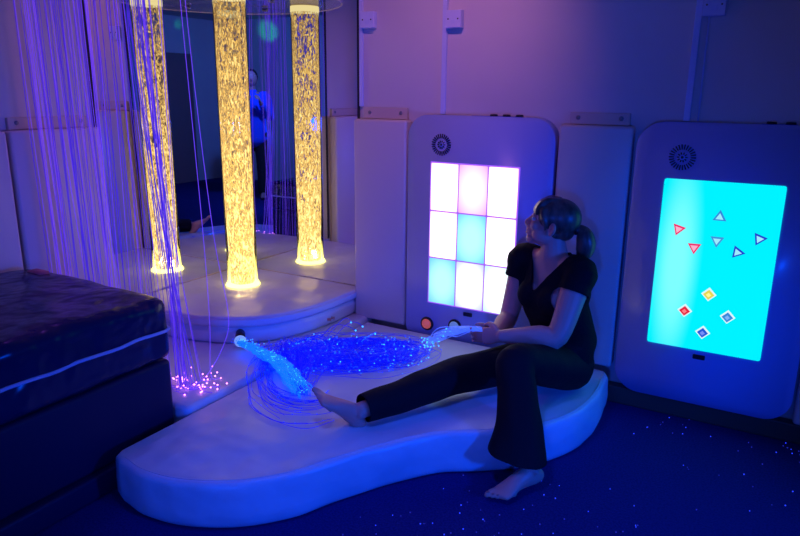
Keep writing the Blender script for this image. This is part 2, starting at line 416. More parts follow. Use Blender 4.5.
# ------------------------------------------------------------------ wall pads
def wall_pad(x0, x1, z0, z1, label, along='x', s=1, depth=.085, z1b=1.415):
    """pad on the rear wall (along='x') or the left wall (along='y'); x0,x1 run along the wall"""
    g = thing('wall_pad', label, 'pad', ((x0+x1)/2, -.01, z0) if along == 'x' else (.01, (x0+x1)/2, z0), 'padded wall panels')
    def B(a0, a1, d0, d1, c0, c1):
        return box(a0, a1, -d1, -d0, c0, c1) if along == 'x' else box(d0, d1, a0, a1, c0, c1)
    bm = B(x0, x1, .014, depth, z0, z1)
    bmesh.ops.bevel(bm, geom=bm.edges[:], offset=.016, segments=4, affect='EDGES', profile=.5)
    obj('cushion', bm, M['pad'], g)
    obj('backing', B(x0+.006, x1-.006, .002, .0135, z0+.01, z1-.01), M['batten'], g, smooth=False)
    obj('mounting_strip', B(x0+.03, x1-.03, .0005, .022, z1+.001, z1b), M['batten'], g, bevel=.003)
    n = 2
    for k in range(n):
        a = x0+.07+(x1-x0-.14)*k/(n-1); c = (z1+z1b)/2+.004
        b = BM()
        if along == 'x': cyl(b, (a, -.022, c), (a, -.027, c), .011, .008, 12)
        else: cyl(b, (.022, a, c), (.027, a, c), .011, .008, 12)
        obj('screw', b, M['screw'], g)
    return g
wall_pad(.976, 1.316, MZ+.012, 1.352, 'cream padded panel on the wall between the mirror and the pastel-squares light panel')
wall_pad(2.150, 2.490, MZ+.012, 1.358, 'cream padded panel on the wall behind the seated woman, between the two light panels')
wall_pad(3.285, 3.64, .10, 1.358, 'cream padded panel at the right edge, beside the cyan light panel')
wall_pad(-1.50, -1.03, MZ+.012, 1.312, 'cream padded panel on the left wall behind the hanging fibre strands', along='y', depth=.080, z1b=1.368)
wall_pad(-2.04, -1.515, MZ+.012, 1.312, 'cream padded panel on the left wall behind the blue bed', along='y', depth=.080, z1b=1.368)

# ------------------------------------------------------------------ interactive light panels
def grille(cx, cz, parent, y=-.0865):
    g = obj('speaker_grille', cyl(BM(), (cx, y+.004, cz), (cx, y, cz), .022, n=24), M['shell'], parent)
    bm = BM()
    for k in range(26):
        a = 2*PI*k/26
        for r0, r1 in ((.034, .056),):
            c = Vector((cx, y, cz)); d = Vector((math.cos(a), 0, math.sin(a))); s = Vector((-d.z, 0, d.x))*.0022
            vs = [c+d*r0-s, c+d*r1-s*1.3, c+d*r1+s*1.3, c+d*r0+s]
            q = [bm.verts.new(v+Vector((0, -.002, 0))) for v in vs] ; w = [bm.verts.new(v+Vector((0, .002, 0))) for v in vs]
            bm.faces.new(q); bm.faces.new(w[::-1])
            for i in range(4): bm.faces.new((q[i], q[(i+1) % 4], w[(i+1) % 4], w[i]))
    for k in range(10):
        a = 2*PI*k/10; c = Vector((cx, y, cz)); d = Vector((math.cos(a), 0, math.sin(a))); s = Vector((-d.z, 0, d.x))*.003
        vs = [c+d*.012-s, c+d*.022-s, c+d*.022+s, c+d*.012+s]
        q = [bm.verts.new(v+Vector((0, -.002, 0))) for v in vs] ; w = [bm.verts.new(v+Vector((0, .002, 0))) for v in vs]
        bm.faces.new(q); bm.faces.new(w[::-1])
        for i in range(4): bm.faces.new((q[i], q[(i+1) % 4], w[(i+1) % 4], w[i]))
    cyl(bm, (cx, y-.002, cz), (cx, y+.001, cz), .006, n=12)
    obj('slots', bm, M['black'], g, smooth=False)
def glow_cell(name, cmid, cedge, smid, sedge, cx, cz, hx, hz, off=(0, 0)):
    """light coming through a diffuser: brighter over the lamp behind it"""
    m = bpy.data.materials.new(name); m.use_nodes = True; nt = m.node_tree; nt.nodes.clear(); N = nt.nodes.new; L = nt.links.new
    o = N('ShaderNodeOutputMaterial'); tc = N('ShaderNodeTexCoord'); mp = N('ShaderNodeMapping')
    mp.vector_type = 'TEXTURE'; mp.inputs['Location'].default_value = (cx+off[0], 0, cz+off[1]); mp.inputs['Scale'].default_value = (hx, 1e3, hz)
    g = N('ShaderNodeTexGradient'); g.gradient_type = 'SPHERICAL'; L(tc.outputs['Object'], mp.inputs[0]); L(mp.outputs[0], g.inputs[0])
    r = N('ShaderNodeValToRGB'); r.color_ramp.interpolation = 'EASE'
    r.color_ramp.elements[0].color = (*[c*sedge for c in cedge], 1); r.color_ramp.elements[1].color = (*[c*smid for c in cmid], 1)
    r.color_ramp.elements[1].position = .8
    em = N('ShaderNodeEmission'); em.inputs[1].default_value = 1.0
    L(g.outputs['Fac'], r.inputs[0]); L(r.outputs[0], em.inputs[0]); L(em.outputs[0], o.inputs[0])
    return m
def light_panel(x0, x1, label, right):
    g = thing('light_panel', label, 'light panel', ((x0+x1)/2, -.03, .10))
    bm = prism(BM(), rrect(x0, x1, .098, 1.385, .115, 10), -.002, -.085, 'y')
    f = [e for e in bm.edges if abs(e.verts[0].co.y+.085) < 1e-4 and abs(e.verts[1].co.y+.085) < 1e-4]
    bmesh.ops.bevel(bm, geom=f, offset=.03, segments=6, affect='EDGES', profile=.5)
    # seat for the screen: plain body, the screen is let in by a hair
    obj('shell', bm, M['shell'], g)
    grille(x0+.198, 1.235, g)
    return g
SX = (1.473, 1.964)
p1 = light_panel(1.332, 2.136, 'white rounded light panel with nine pastel squares, on the wall beside the seated woman', False)
W9 = (1.0, .80, .97)
cells = [[(W9, (.95, .55, .9), 2.4, 1.1), ((1, .72, .95), (.9, .33, .75), 1.5, .85), (W9, (.95, .6, .95), 2.4, 1.1)],
         [(W9, (.9, .6, .95), 2.4, 1.2), ((.45, 1.0, 1.0), (.10, .62, .95), 1.2, .9), (W9, (.8, .7, 1), 2.4, 1.2)],
         [((.5, 1.0, 1.0), (.08, .65, .98), 1.1, .9), ((.95, .95, 1), (.45, .55, .95), 1.5, .85), ((.9, 1, 1), (.4, .75, 1), 1.6, 1.0)]]
sx0, sx1, sz0, sz1 = 1.473, 1.966, .366, 1.142
cw = (sx1-sx0)/3; ch = (sz1-sz0)/3
o = obj('screen_frame', box(sx0-.003, sx1+.003, -.0875, -.085, sz0-.003, sz1+.003), mat('lit_divider', (.3, .1, .5), .4, emit=(.35, .10, .85), es=.9), p1, smooth=False)
for r in range(3):
    for c in range(3):
        cm, ce, sm, se = cells[r][c]
        a0 = sx0+c*cw+.004; a1 = sx0+(c+1)*cw-.004; b1 = sz1-r*ch-.004; b0 = sz1-(r+1)*ch+.004
        bm = prism(BM(), rrect(a0, a1, b0, b1, .004, 2), -.0878, -.0905, 'y')
        q = obj('light_cell', bm, glow_cell('cell_%d%d' % (r, c), cm, ce, sm, se, (a0+a1)/2-p1.location.x*0, (b0+b1)/2, .15, .22), p1, smooth=False)
obj('nameplate', prism(BM(), rrect(1.690, 1.742, .322, .344, .004, 3), -.086, -.0885, 'y'), M['black'], p1, smooth=False)
for i, (bx_, bz_) in enumerate(((1.468, .236), (1.640, .252))):
    b = obj('push_button', cyl(BM(), (bx_, -.085, bz_), (bx_, -.093, bz_), .040, .037, 28), M['black'], p1)
    obj('button_cap', cyl(BM(), (bx_, -.093, bz_), (bx_, -.101, bz_), .029, .025, 28), mat('button_cap', (.7, .2, .15) if i == 0 else (.3, .5, .7), .3, emit=((1, .16, .08) if i == 0 else (.2, .4, .8)), es=.28), b)
for bx_ in (1.80, 1.868, 1.936):
    obj('top_knob', cyl(BM(), (bx_, -.045, 1.384), (bx_, -.045, 1.396), .021, .018, 16), M['black'], p1)
obj('top_plate', box(1.69, 1.955, -.07, -.02, 1.383, 1.3865), mat('blue_plate', (.03, .05, .8), .4), p1, smooth=False)
# the cyan panel
p2 = light_panel(2.512, 3.272, 'white rounded light panel with a cyan screen of coloured triangles and diamonds', True)
r0, r1, r2, r3 = 2.647, 3.126, .366, 1.140
bm = prism(BM(), rrect(r0, r1, r2, r3, .010, 4), -.086, -.0895, 'y')
q = glow_cell('cyan_screen', (.20, 1.0, 1.0), (.0, .88, 1.0), 1.0, .98, r0+.09, .75, .11, .55)
o = obj('cyan_screen', bm, q, p2, smooth=False)
def gem(cx, cz, kind, col, e, rot=0, r=.032):
    n = 3 if kind == 't' else 4
    def ring(rr, y): return [(cx+rr*math.cos(2*PI*k/n+rot+PI/2), y, cz+rr*math.sin(2*PI*k/n+rot+PI/2)) for k in range(n)]
    def pol(bm, rr0, y0, rr1, y1):
        A = [bm.verts.new(p) for p in ring(rr0, y0)]; B = [bm.verts.new(p) for p in ring(rr1, y1)]
        bm.faces.new(A[::-1]); bm.faces.new(B)
        for i in range(n): bm.faces.new((A[i], A[(i+1) % n], B[(i+1) % n], B[i]))
        return bm
    g = obj('shape_key', pol(BM(), r, -.0896, r*.92, -.098), emission('key_rim', (.75, .95, 1.0) if kind == 'd' else col, .95 if kind == 'd' else e), p2, smooth=False)
    nm = {'t': 'triangle', 'd': 'diamond'}[kind]
    f = obj('key_face', pol(BM(), r*(.74 if kind == 'd' else .58), -.098, r*(.62 if kind == 'd' else .46), -.104), emission('key_face', col if kind == 'd' else ((1, .45, .62) if col[0] > .5 else (.35, .85, 1)), e if kind == 'd' else .95), g, smooth=False)
    if kind == 'd': obj('key_centre', pol(BM(), r*.34, -.104, r*.28, -.107), emission('key_centre', [min(1, c*1.0+.18) for c in col], e*1.15), g, smooth=False)
    return g
keys = [(2.729, .918, 't', (1.0, .03, .18), .85, -PI/2+.25), (2.803, .843, 't', (1.0, .03, .18), .85, PI/2+.55+PI), (2.890, .988, 't', (.04, .30, .85), .8, 0),
        (2.891, .884, 't', (.06, .35, .85), .8, PI), (2.977, .842, 't', (.02, .06, .75), .8, .45), (3.053, .910, 't', (.02, .06, .75), .8, PI-.35),
        (2.887, .637, 'd', (.85, .72, .10), .9, 0), (2.796, .546, 'd', (.9, .02, .06), .85, 0), (2.974, .546, 'd', (.05, .30, .85), .8, 0), (2.882, .456, 'd', (.02, .12, .80), .8, 0)]
names = ['pink triangle key', 'pink triangle key lower', 'blue outlined triangle key', 'blue outlined triangle key, point down', 'dark blue triangle key', 'dark blue triangle key, point down', 'yellow diamond key', 'red diamond key', 'light blue diamond key', 'blue diamond key']
for kx, nm in zip(keys, names):
    k = gem(*kx); k['label'] = nm
obj('nameplate', prism(BM(), rrect(2.853, 2.905, .322, .344, .004, 3), -.086, -.0885, 'y'), M['black'], p2, smooth=False)
for bx_ in (3.035, 3.105):
    obj('top_knob', cyl(BM(), (bx_, -.045, 1.384), (bx_, -.045, 1.396), .021, .018, 16), M['black'], p2)
obj('top_plate', box(3.0, 3.13, -.07, -.02, 1.383, 1.3865), bpy.data.materials['blue_plate'], p2, smooth=False)

# ------------------------------------------------------------------ cable trunking and wall boxes
def trunk(x, z0, label, w=.021, dx=0):
    bm = prism(BM(), [(x-w/2, z0), (x+w/2, z0), (x+w/2+dx, ZC-.004), (x-w/2+dx, ZC-.004)], -.001, -.018, 'y')
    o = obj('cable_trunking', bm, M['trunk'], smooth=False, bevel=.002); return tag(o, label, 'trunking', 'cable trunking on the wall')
trunk(.984, 1.419, 'white cable trunking on the wall beside the mirror')
trunk(1.497, 1.388, 'white cable trunking above the pastel-squares light panel', .025)
trunk(2.700, 1.388, 'white cable trunking above the cyan light panel', .027)
def wbox(x0, x1, z0, z1, label):
    g = thing('wall_box', label, 'socket', ((x0+x1)/2, -.005, z0), 'wall boxes beside the trunking')
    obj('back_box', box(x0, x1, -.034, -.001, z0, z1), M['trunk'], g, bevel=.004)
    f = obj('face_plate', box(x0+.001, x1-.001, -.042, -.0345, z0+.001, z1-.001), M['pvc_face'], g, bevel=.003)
    for s in (x0+.016, x1-.016): obj('screw', cyl(BM(), (s, -.042, (z0+z1)/2), (s, -.0435, (z0+z1)/2), .004, n=10), M['black'], f)
    obj('fuse_slot', box((x0+x1)/2-.012, (x0+x1)/2+.012, -.0435, -.042, z0+.02, z0+.040), M['trunk'], f, bevel=.001)
wbox(.997, 1.082, 1.832, 1.918, 'white electrical box on the wall above the pad beside the mirror')
wbox(1.512, 1.598, 1.815, 1.902, 'white electrical box above the pastel-squares light panel')
wbox(2.716, 2.806, 1.822, 1.91, 'white electrical box above the cyan light panel')
bm = tube(BM(), [(2.742, -.004, 1.82), (2.744, -.004, 1.6), (2.746, -.004, 1.388)], .004, 6)
tag(obj('electric_cable', bm, M['trunk']), 'thin painted cable down the wall above the cyan light panel', 'cable')

# ------------------------------------------------------------------ hanging fibre curtain
fc = thing('fibre_curtain', 'curtain of hanging violet fibre-optic strands beside the blue bed', 'fibre optics', (.5, -1.40, 2.55))
obj('header', box(.06, 1.04, -1.46, -1.33, 2.53, 2.61), M['trunk'], fc, bevel=.006)
tips = BM()
def add_tip(bm, p, r=.0034):
    bmesh.ops.create_icosphere(bm, subdivisions=1, radius=r, matrix=Matrix.Translation(Vector(p)))
for k in range(92):
    if k < 40: x = random.uniform(.10, .62)
    elif k < 74: x = random.choice((.42, .55, .63, .72, .80, .88))+random.gauss(0, .035)
    else: x = random.uniform(.80, 1.0)
    x = min(1.0, max(.09, x)); y = random.uniform(-1.45, -1.36)
    ex, ey = x+random.gauss(.01, .02), min(-1.30, y+random.gauss(0.02, .02))
    corner = x > .80
    if corner: ex = .93+random.gauss(0, .030); ey = -1.36+random.gauss(0, .035)
    ph = random.uniform(0, 6); am = random.uniform(.002, .010)
    P = []
    for i in range(15):
        u = i/14; z = 2.53+(MA+.02-2.53)*u
        P.append((x+(ex-x)*u**2+am*math.sin(ph+u*5), max(-1.47, y+(ey-y)*u**2+am*math.cos(ph+u*4)), z))
    lx, ly = random.uniform(.01, .10)*random.choice((-1, 1, 1)), random.uniform(0.0, .08)
    if not corner: lx *= .3
    P += [(P[-1][0]+lx*.4, P[-1][1]+ly*.4, MA+.006), (P[-1][0]+lx, P[-1][1]+ly, MA+.006)]
    P = [(p[0], max(p[1], -1.485) if p[2] < .72 else p[1], p[2]) for p in P]
    s_ = obj('strand', tube(BM(), P, .0013 if k % 4 else .0019, 4), M['strand'] if k % 3 else M['strand_b'], fc)
    if corner:
        for j in range(2): add_tip(tips, (P[-1][0]+random.gauss(0, .018), P[-1][1]+random.gauss(0, .025), MA+.006+abs(random.gauss(0, .02))), .0036)
    else: add_tip(tips, P[-1])
# two stray strands that bow outwards before landing
for pts in ([(.98, -1.30, 2.53), (.99, -1.26, 1.6), (1.01, -1.22, .9), (1.05, -1.20, .55), (1.06, -1.24, .42), (1.0, -1.30, .27), (.94, -1.36, .213)],
            [(.97, -1.31, 2.53), (.98, -1.28, 1.6), (.99, -1.26, .9), (.985, -1.25, .5), (.96, -1.24, .24), (.98, -1.20, .213)]):
    obj('strand', tube(BM(), spline(pts, 6), .0016, 5), M['strand_b'], fc)
    add_tip(tips, pts[-1])
o = obj('strand_tips', tips, M['strand_tip'], fc); o['kind'] = 'stuff'; o['label'] = 'glowing pink strand ends'

# ------------------------------------------------------------------ fibre spray over the mats
fs = thing('fibre_spray', 'glowing blue fibre-optic spray spilling from the podium across the floor mats', 'fibre optics', (.78, -.80, MZ))
src = Vector((.772, -.842, .262))
bm = BM(); cyl(bm, src-Vector((.030, -.032, -.004)), src+Vector((.030, -.034, -.006)), .024, .027, 24)
obj('ferrule', bm, M['black'], fs)
bm = BM(); cyl(bm, src+Vector((.030, -.034, -.006)), src+Vector((.040, -.045, -.008)), .031, .029, 24)
o = obj('end_collar', bm, mat('pale_collar', (.8, .8, .85), .4, emit=(.2, .5, 1), es=.5), fs)
start = src+Vector((.042, -.047, -.012))
main = spline([start, (.90, -.905, .252), (.99, -.925, .245), (1.09, -.945, .235), (1.19, -.985, .222), (1.28, -1.04, .212), (1.40, -1.12, .205)], 6)
# thick lit bundle of packed fibres
bm = BM()
R = random.Random(3)
for k in range(170):
    a = R.uniform(0, 2*PI); rr = .038*math.sqrt(R.random())
    off = Vector((math.cos(a)*.72, math.cos(a)*.72, math.sin(a)*.55))*rr
    n = R.randint(14, len(main)); ph = R.uniform(0, 6)
    P = []
    for i in range(n):
        u = i/len(main); w = .35+1.0*u
        q = main[i]+off*w+Vector((math.sin(ph+i*.7), math.cos(ph+i*.6), math.sin(ph*2+i))) * .006
        q.z = max(q.z, mtop(q.x)+.005); P.append(q)
    tube(bm, P, .0024, 4)
o = obj('packed_fibres', bm, M['fibre_c'], fs); o['kind'] = 'stuff'; o['label'] = 'cyan glowing bundle of packed fibres'
pc, pb = BM(), BM()
def pt(bm, p, r): bmesh.ops.create_icosphere(bm, subdivisions=1, radius=r, matrix=Matrix.Translation(Vector(p)))
for k in range(230):
    q = main[R.randrange(len(main))]+Vector((R.gauss(0, .020), R.gauss(0, .020), abs(R.gauss(.016, .010))))
    pt(pc if R.random() < .35 else pb, q, .0026)
# strands that sweep round in the pile, and the loops beside the woman's foot
def inside_ok(p):   # keep the fibres off the podium
    return not (p.x < 1.01 and (max(p.x, 0)/1.0)**3.4+(abs(p.y)/.97)**3.4 < 1.0)
stuff_bm = BM(); nl = 0
c0, A1, A2 = Vector((1.33, -.60, 0)), Vector((.77, .64, 0)).normalized(), Vector((-.64, .77, 0)).normalized()
for k in range(210):
    i0 = R.randint(len(main)//3, len(main)-1)
    P = [main[i0]+Vector((R.gauss(0, .02), R.gauss(0, .02), 0))]
    f = R.uniform(.25, 1.0)**.8; g = R.uniform(.4, 1.0)
    th = PI+R.gauss(0, .35); sgn = 1 if R.random() < .55 else -1; sweep = R.uniform(1.6, 4.9); n = 9
    cc = c0+A1*R.gauss(0, .05)+A2*R.gauss(0, .04)
    for i in range(n):
        t = th+sgn*sweep*(i+.6)/n; w = f*(1-.25*(i/n)*R.random())
        q = cc+A1*math.cos(t)*.41*w+A2*(math.sin(t)*.30*g*w+.02)
        q.z = .012+.034*R.random()*(1-f*.6); P.append(q)
    Q = spline(P, 3); ok = True
    for q in Q:
        q.z = max(q.z if q.z > .1 else mtop(q.x)+q.z, mtop(q.x)+.004)
        if not inside_ok(q) or q.y > -.115 or q.x > 1.86: ok = False
    if not ok: continue
    if nl < 58: obj('strand', tube(BM(), Q, .0012, 4), M['fibre'], fs); nl += 1
    else: tube(stuff_bm, Q, .0011, 4)
    for _ in range(2):
        q = Q[R.randrange(len(Q))]; pt(pb if R.random() < .80 else pc, q+Vector((0, 0, .003)), R.choice((.0020, .0026)))
outer = [(.935, -.885), (1.03, -1.06), (1.145, -1.21), (1.29, -1.325), (1.45, -1.37), (1.585, -1.335), (1.64, -1.24)]
inner = [(1.08, -.985), (1.13, -1.03), (1.20, -1.075), (1.29, -1.11), (1.37, -1.11), (1.43, -1.06), (1.44, -.99)]
for k in range(26):
    f = min(1, max(0, R.choice((R.uniform(0, .55), R.uniform(.2, 1)))))
    m_ = R.randint(5, 7); wob = R.uniform(0, 6)
    P = []
    for (ox, oy), (ix, iy) in list(zip(outer, inner))[:m_]:
        x = ox*f+ix*(1-f)+R.gauss(0, .010); y = oy*f+iy*(1-f)+R.gauss(0, .010)
        P.append((x, y, mtop(x)+.004+.012*R.random()))
    P = [main[R.randint(3, 12)]] + P if f < .8 else P
    Q = spline(P, 5)
    for q in Q: q.z = max(q.z, mtop(q.x)+.004)
    obj('strand', tube(BM(), Q, .0012, 4), M['fibre'], fs); nl += 1
    for _ in range(5): pt(pb, Q[R.randrange(len(Q))]+Vector((0, 0, .003)), .0022)
# few sprigs standing up towards the wall pad
for (x, y, h_, dx) in ((1.13, -.42, .12, .03), (1.16, -.40, .10, .05), (1.32, -.40, .07, .0), (1.10, -.45, .09, .08)):
    P = spline([(x-.06, y-.10, MZ+.01), (x-.04, y-.03, MZ+h_*.6), (x, y, MZ+h_), (x+dx, y+.005, MZ+h_*1.02), (x+dx*1.6, y, MZ+h_*.9)], 4)
    obj('strand', tube(BM(), P, .0016, 4), M['fibre_c'] if dx == 0 else M['fibre'], fs); pt(pc, P[-1], .005)
for _ in range(300):   # points scattered through the pile
    t = R.uniform(0, 2*PI); w = math.sqrt(R.random())
    q = c0+A1*math.cos(t)*.41*w+A2*math.sin(t)*.27*w; q.z = mtop(q.x)+.006+.03*R.random()
    if inside_ok(q) and q.y < -.13: pt(pb if R.random() < .62 else pc, q, R.choice((.0022, .0028, .0036)))
o = obj('loose_fibres', stuff_bm, M['fibre'], fs); o['kind'] = 'stuff'
o = obj('cyan_points', pc, M['pt_cyan'], fs); o['kind'] = 'stuff'
o = obj('blue_points', pb, M['pt_blue'], fs); o['kind'] = 'stuff'

# ------------------------------------------------------------------ points of light in the carpet
R = random.Random(21)
a_, b_ = BM(), BM()
for k in range(300):
    x, y = R.uniform(1.2, 4.2), R.uniform(-2.4, -.12)
    if math.hypot((x-2.1)/1.0, (y+1.45)/.55) > 1.05 and R.random() < .45: continue
    if x < 2.56 and y > -.55-(2.56-x)*.9 and y > -1.95: continue
    if x < 1.9 and y > -1.95: continue
    pt(a_ if R.random() < .4 else b_, (x, y, .0045), R.choice((.0022, .003)))
for k in range(150):
    x, y = R.uniform(1.75, 2.85), R.uniform(-2.05, -1.0)
    if y < -1.62+(x-1.83)*1.13: pt(a_ if R.random() < .5 else b_, (x, y, .0045), R.choice((.0024, .003)))
for k in range(26):
    pt(b_ if k % 2 else a_, (R.uniform(2.5, 3.6), R.gauss(-.16, .06) if True else 0, .0045), .0028)
t = thing('carpet_lights', 'tiny blue points of light scattered over the dark carpet', 'lights', (2.6, -1.4, .002)); 
o = obj('bright_points', a_, M['cpt'], t); o['kind'] = 'stuff'
o = obj('dim_points', b_, M['cptd'], t); o['kind'] = 'stuff'

# ------------------------------------------------------------------ the seated woman
woman = thing('person', 'seated woman in black top and black trousers holding glowing fibres', 'person', (2.33, -.38, MZ))
def V(*a): return Vector(a)
LFT = V(.90, -.42, 0).normalized(); FWD = V(-.42, -.90, 0).normalized(); UP = V(0, 0, 1)
pel = V(2.315, -.365, .285); waist = V(2.305, -.315, .43); chest = V(2.265, -.325, .585); shd = V(2.240, -.330, .738); nb = V(2.240, -.330, .795)
HC = V(2.224, -.337, .930)
hf = V(-.975, -.20, .17).normalized(); hl = V(.20, -.975, 0).normalized(); hu = hf.cross(hl).normalized()
if hu.z < 0: hu = -hu
HM = Matrix(((hf.x, hl.x, hu.x, HC.x), (hf.y, hl.y, hu.y, HC.y), (hf.z, hl.z, hu.z, HC.z), (0, 0, 0, 1)))
def H(x, y, z): return HM @ V(x, y, z)
shL, shR = V(2.392, -.410, .738), V(2.082, -.275, .738)
elL, elR = V(2.345, -.545, .475), V(2.035, -.315, .445)
wrL, wrR = V(2.115, -.610, .452), V(2.045, -.520, .410)
hpL, hpR = V(2.375, -.41, .285), V(2.225, -.35, .285)
knL, knR = V(2.250, -.790, .420), V(1.975, -.745, .285)
anL, anR = V(2.408, -1.000, .092), V(1.752, -1.200, .250)

def hand(bm, wrist, direc, backn, thumb, scale=1.0, curl=(.5, .6, .7, .8), spread=1):
    """palm and five separate fingers; direc along the fingers, backn = back of hand, thumb = thumb side"""
    d = direc.normalized(); b = (backn-d*backn.dot(d)).normalized(); s = (thumb-d*thumb.dot(d)-b*thumb.dot(b)).normalized()
    w = wrist
    loft(bm, [(w-d*.02, .026*scale, .019*scale, s), (w+d*.02*scale, .029*scale, .017*scale, s), (w+d*.055*scale, .038*scale, .015*scale, s), (w+d*.085*scale, .038*scale, .012*scale, s)], 14, 3)
    for i, (o_, ln) in enumerate(((.029, .072), (.010, .080), (-.010, .075), (-.028, .058))):
        c = curl[i]; p = w+d*.080*scale+s*o_*scale; P = [p]; ang = .15
        dd = d
        for seg, f in enumerate((.42, .32, .26)):
            ang += c*(.7 if seg == 0 else .9)
            dd = d*math.cos(ang)-b*math.sin(ang)+s*(o_*.8)
            P.append(P[-1]+dd.normalized()*ln*f*scale)
        limb(bm, [p-d*.02]+P, [.0085*scale, .0088*scale, .0080*scale, .0072*scale, .0058*scale], 10, 3)
    # thumb leaves the side of the palm near its base
    p = w+d*.025*scale+s*.022*scale
    P = [p, p+(d*.6+s*.65-b*.25).normalized()*.035*scale, p+(d*.6+s*.65-b*.25).normalized()*.035*scale+(d*.9+s*.2-b*.45).normalized()*.030*scale]
    P.append(P[-1]+(d*.9-s*.1-b*.5).normalized()*.024*scale)
    limb(bm, P, [.0145*scale, .0115*scale, .0098*scale, .0075*scale], 10, 3)
def foot(bm, ankle, toe_dir, up, inner):
    d = toe_dir.normalized(); u = (up-d*up.dot(d)).normalized(); s = (inner-d*inner.dot(d)-u*inner.dot(u)).normalized()
    sole = ankle-u*.078
    heel = sole-d*.045
    loft(bm, [(heel+u*.030, .026, .028, s), (heel+d*.03+u*.036, .032, .036, s), (sole+d*.02+u*.045, .033, .043, s), (sole+d*.065+u*.036+s*.003, .034, .034, s),
              (sole+d*.105+u*.025+s*.003, .040, .023, s), (sole+d*.14+u*.016+s*.002, .044, .0155, s), (sole+d*.158+u*.014, .042, .012, s)], 16, 4)
    for i, (o_, ln, r) in enumerate(((.030, .046, .0125), (.011, .042, .0088), (-.004, .036, .0082), (-.018, .030, .0078), (-.031, .024, .0078))):
        p = sole+d*(.150-.006*i)+s*o_+u*.013
        limb(bm, [p-d*.02, p+d*ln*.4+u*.002, p+d*ln*.8-u*.001, p+d*ln-u*.003], [r, r, r, r*.85], 10, 3)
    # ankle bones
    ell(bm, ankle+s*.030, (.012, .012, .012)); ell(bm, ankle-s*.030-u*.006, (.012, .012, .012))
    return d, u, s, sole

bm = BM()
# torso
loft(bm, [(pel-UP*.02, .156, .112, LFT), (pel+V(0, 0, .06), .160, .112, LFT), (waist, .136, .100, LFT), (chest-UP*.02+FWD*.008, .146, .112, LFT), (chest+UP*.06+FWD*.004, .152, .103, LFT), (shd, .130, .070, LFT), (nb, .066, .060, LFT)], 26, 6)
for s_ in (-1, 1): ell(bm, chest+FWD*.075+LFT*s_*.062+UP*.012, (.058, .058, .060))
# neck and head
limb(bm, [nb-UP*.02, nb+UP*.035+FWD*.004, H(-.018, 0, -.055), H(-.012, 0, -.01)], [.066, .057, .054, .056], 18)
ell(bm, (-.018, 0, .030), (.094, .073, .083), HM, 28)
ell(bm, (.028, 0, -.022), (.062, .058, .083), HM, 28)
ell(bm, (.050, 0, .032), (.040, .055, .045), HM, 20)
ell(bm, (.068, 0, -.088), (.031, .031, .025), HM)
ell(bm, (.020, 0, -.082), (.045, .042, .030), HM)
for s_ in (-1, 1):
    ell(bm, (.026, s_*.042, -.060), (.046, .023, .033), HM)
    ell(bm, (.066, s_*.034, -.020), (.024, .022, .022), HM)
    ell(bm, (.080, s_*.026, .026), (.012, .022, .008), HM)
    limb(bm, [H(-.008, s_*.074, .010), H(-.020, s_*.086, .006), H(-.023, s_*.088, -.014), H(-.016, s_*.082, -.032), H(-.006, s_*.072, -.040)], [.008, .008, .008, .0075, .007], 10)
    ell(bm, (-.008, s_*.073, -.012), (.014, .006, .022), HM)
    ell(bm, (.100, s_*.010, -.028), (.010, .008, .008), HM)
limb(bm, [H(.084, 0, .022), H(.097, 0, .002), H(.111, 0, -.018), H(.106, 0, -.030)], [.008, .0095, .011, .010], 12)
ell(bm, (.086, 0, -.048), (.015, .027, .013), HM)
limb(bm, [H(.083, -.024, -.054), H(.0995, -.008, -.0505), H(.0995, .008, -.0505), H(.083, .024, -.054)], [.004, .0062, .0062, .004], 10)
limb(bm, [H(.082, -.021, -.060), H(.098, -.007, -.0645), H(.098, .007, -.0645), H(.082, .021, -.060)], [.004, .0068, .0068, .004], 10)
# arms
limb(bm, [shd+LFT*.09, shL, shL.lerp(elL, .35), elL, elL.lerp(wrL, .3), elL.lerp(wrL, .75), wrL], [.060, .064, .059, .049, .050, .038, .029], 18)
limb(bm, [shd-LFT*.09, shR, shR.lerp(elR, .35), elR, elR.lerp(wrR, .3), elR.lerp(wrR, .75), wrR], [.060, .060, .054, .045, .046, .035, .028], 18)
hand(bm, wrL, V(-.105, .012, -.022), V(.22, -.93, .30), V(0, .2, 1), 1.04, (.75, .95, 1.05, 1.15))
hand(bm, wrR, V(-.085, -.040, .006), V(-.35, .85, -.25), V(0, .1, 1), .95, (.55, .65, .75, .8))
# legs
limb(bm, [hpL, hpL.lerp(knL, .4), knL, knL.lerp(anL, .3), knL.lerp(anL, .7), anL], [.088, .074, .055, .052, .038, .033], 20)
limb(bm, [hpR, hpR.lerp(knR, .4), knR, knR.lerp(anR, .3), knR.lerp(anR, .7), anR], [.088, .074, .055, .052, .038, .034], 20)
dL = foot(bm, anL, V(-.40, -.84, 0), UP, V(-.86, .5, 0))
dR = foot(bm, anR, V(-.46, -.46, .62), V(.50, .20, .80), V(.55, -.85, .0)*-1)
body = obj('body', bake(bm, .0045, 4), M['skin'], woman)

# toenails on the foot on the carpet
bm = BM()
d_, u_, s_, so_ = dL
for i, (o_, ln, r) in enumerate(((.030, .046, .0125), (.011, .042, .0088), (-.004, .036, .0082), (-.018, .030, .0078), (-.031, .024, .0078))):
    p = so_+d_*(.150-.006*i+ln*.88)+s_*o_+u_*(.013+r*.72)
    Mx = Matrix(((d_.x, s_.x, u_.x, p.x), (d_.y, s_.y, u_.y, p.y), (d_.z, s_.z, u_.z, p.z), (0, 0, 0, 1)))
    ell(bm, (0, 0, 0), (r*.62, r*.62, .003), Mx, 10)
obj('toenails', bm, M['nail'], woman)
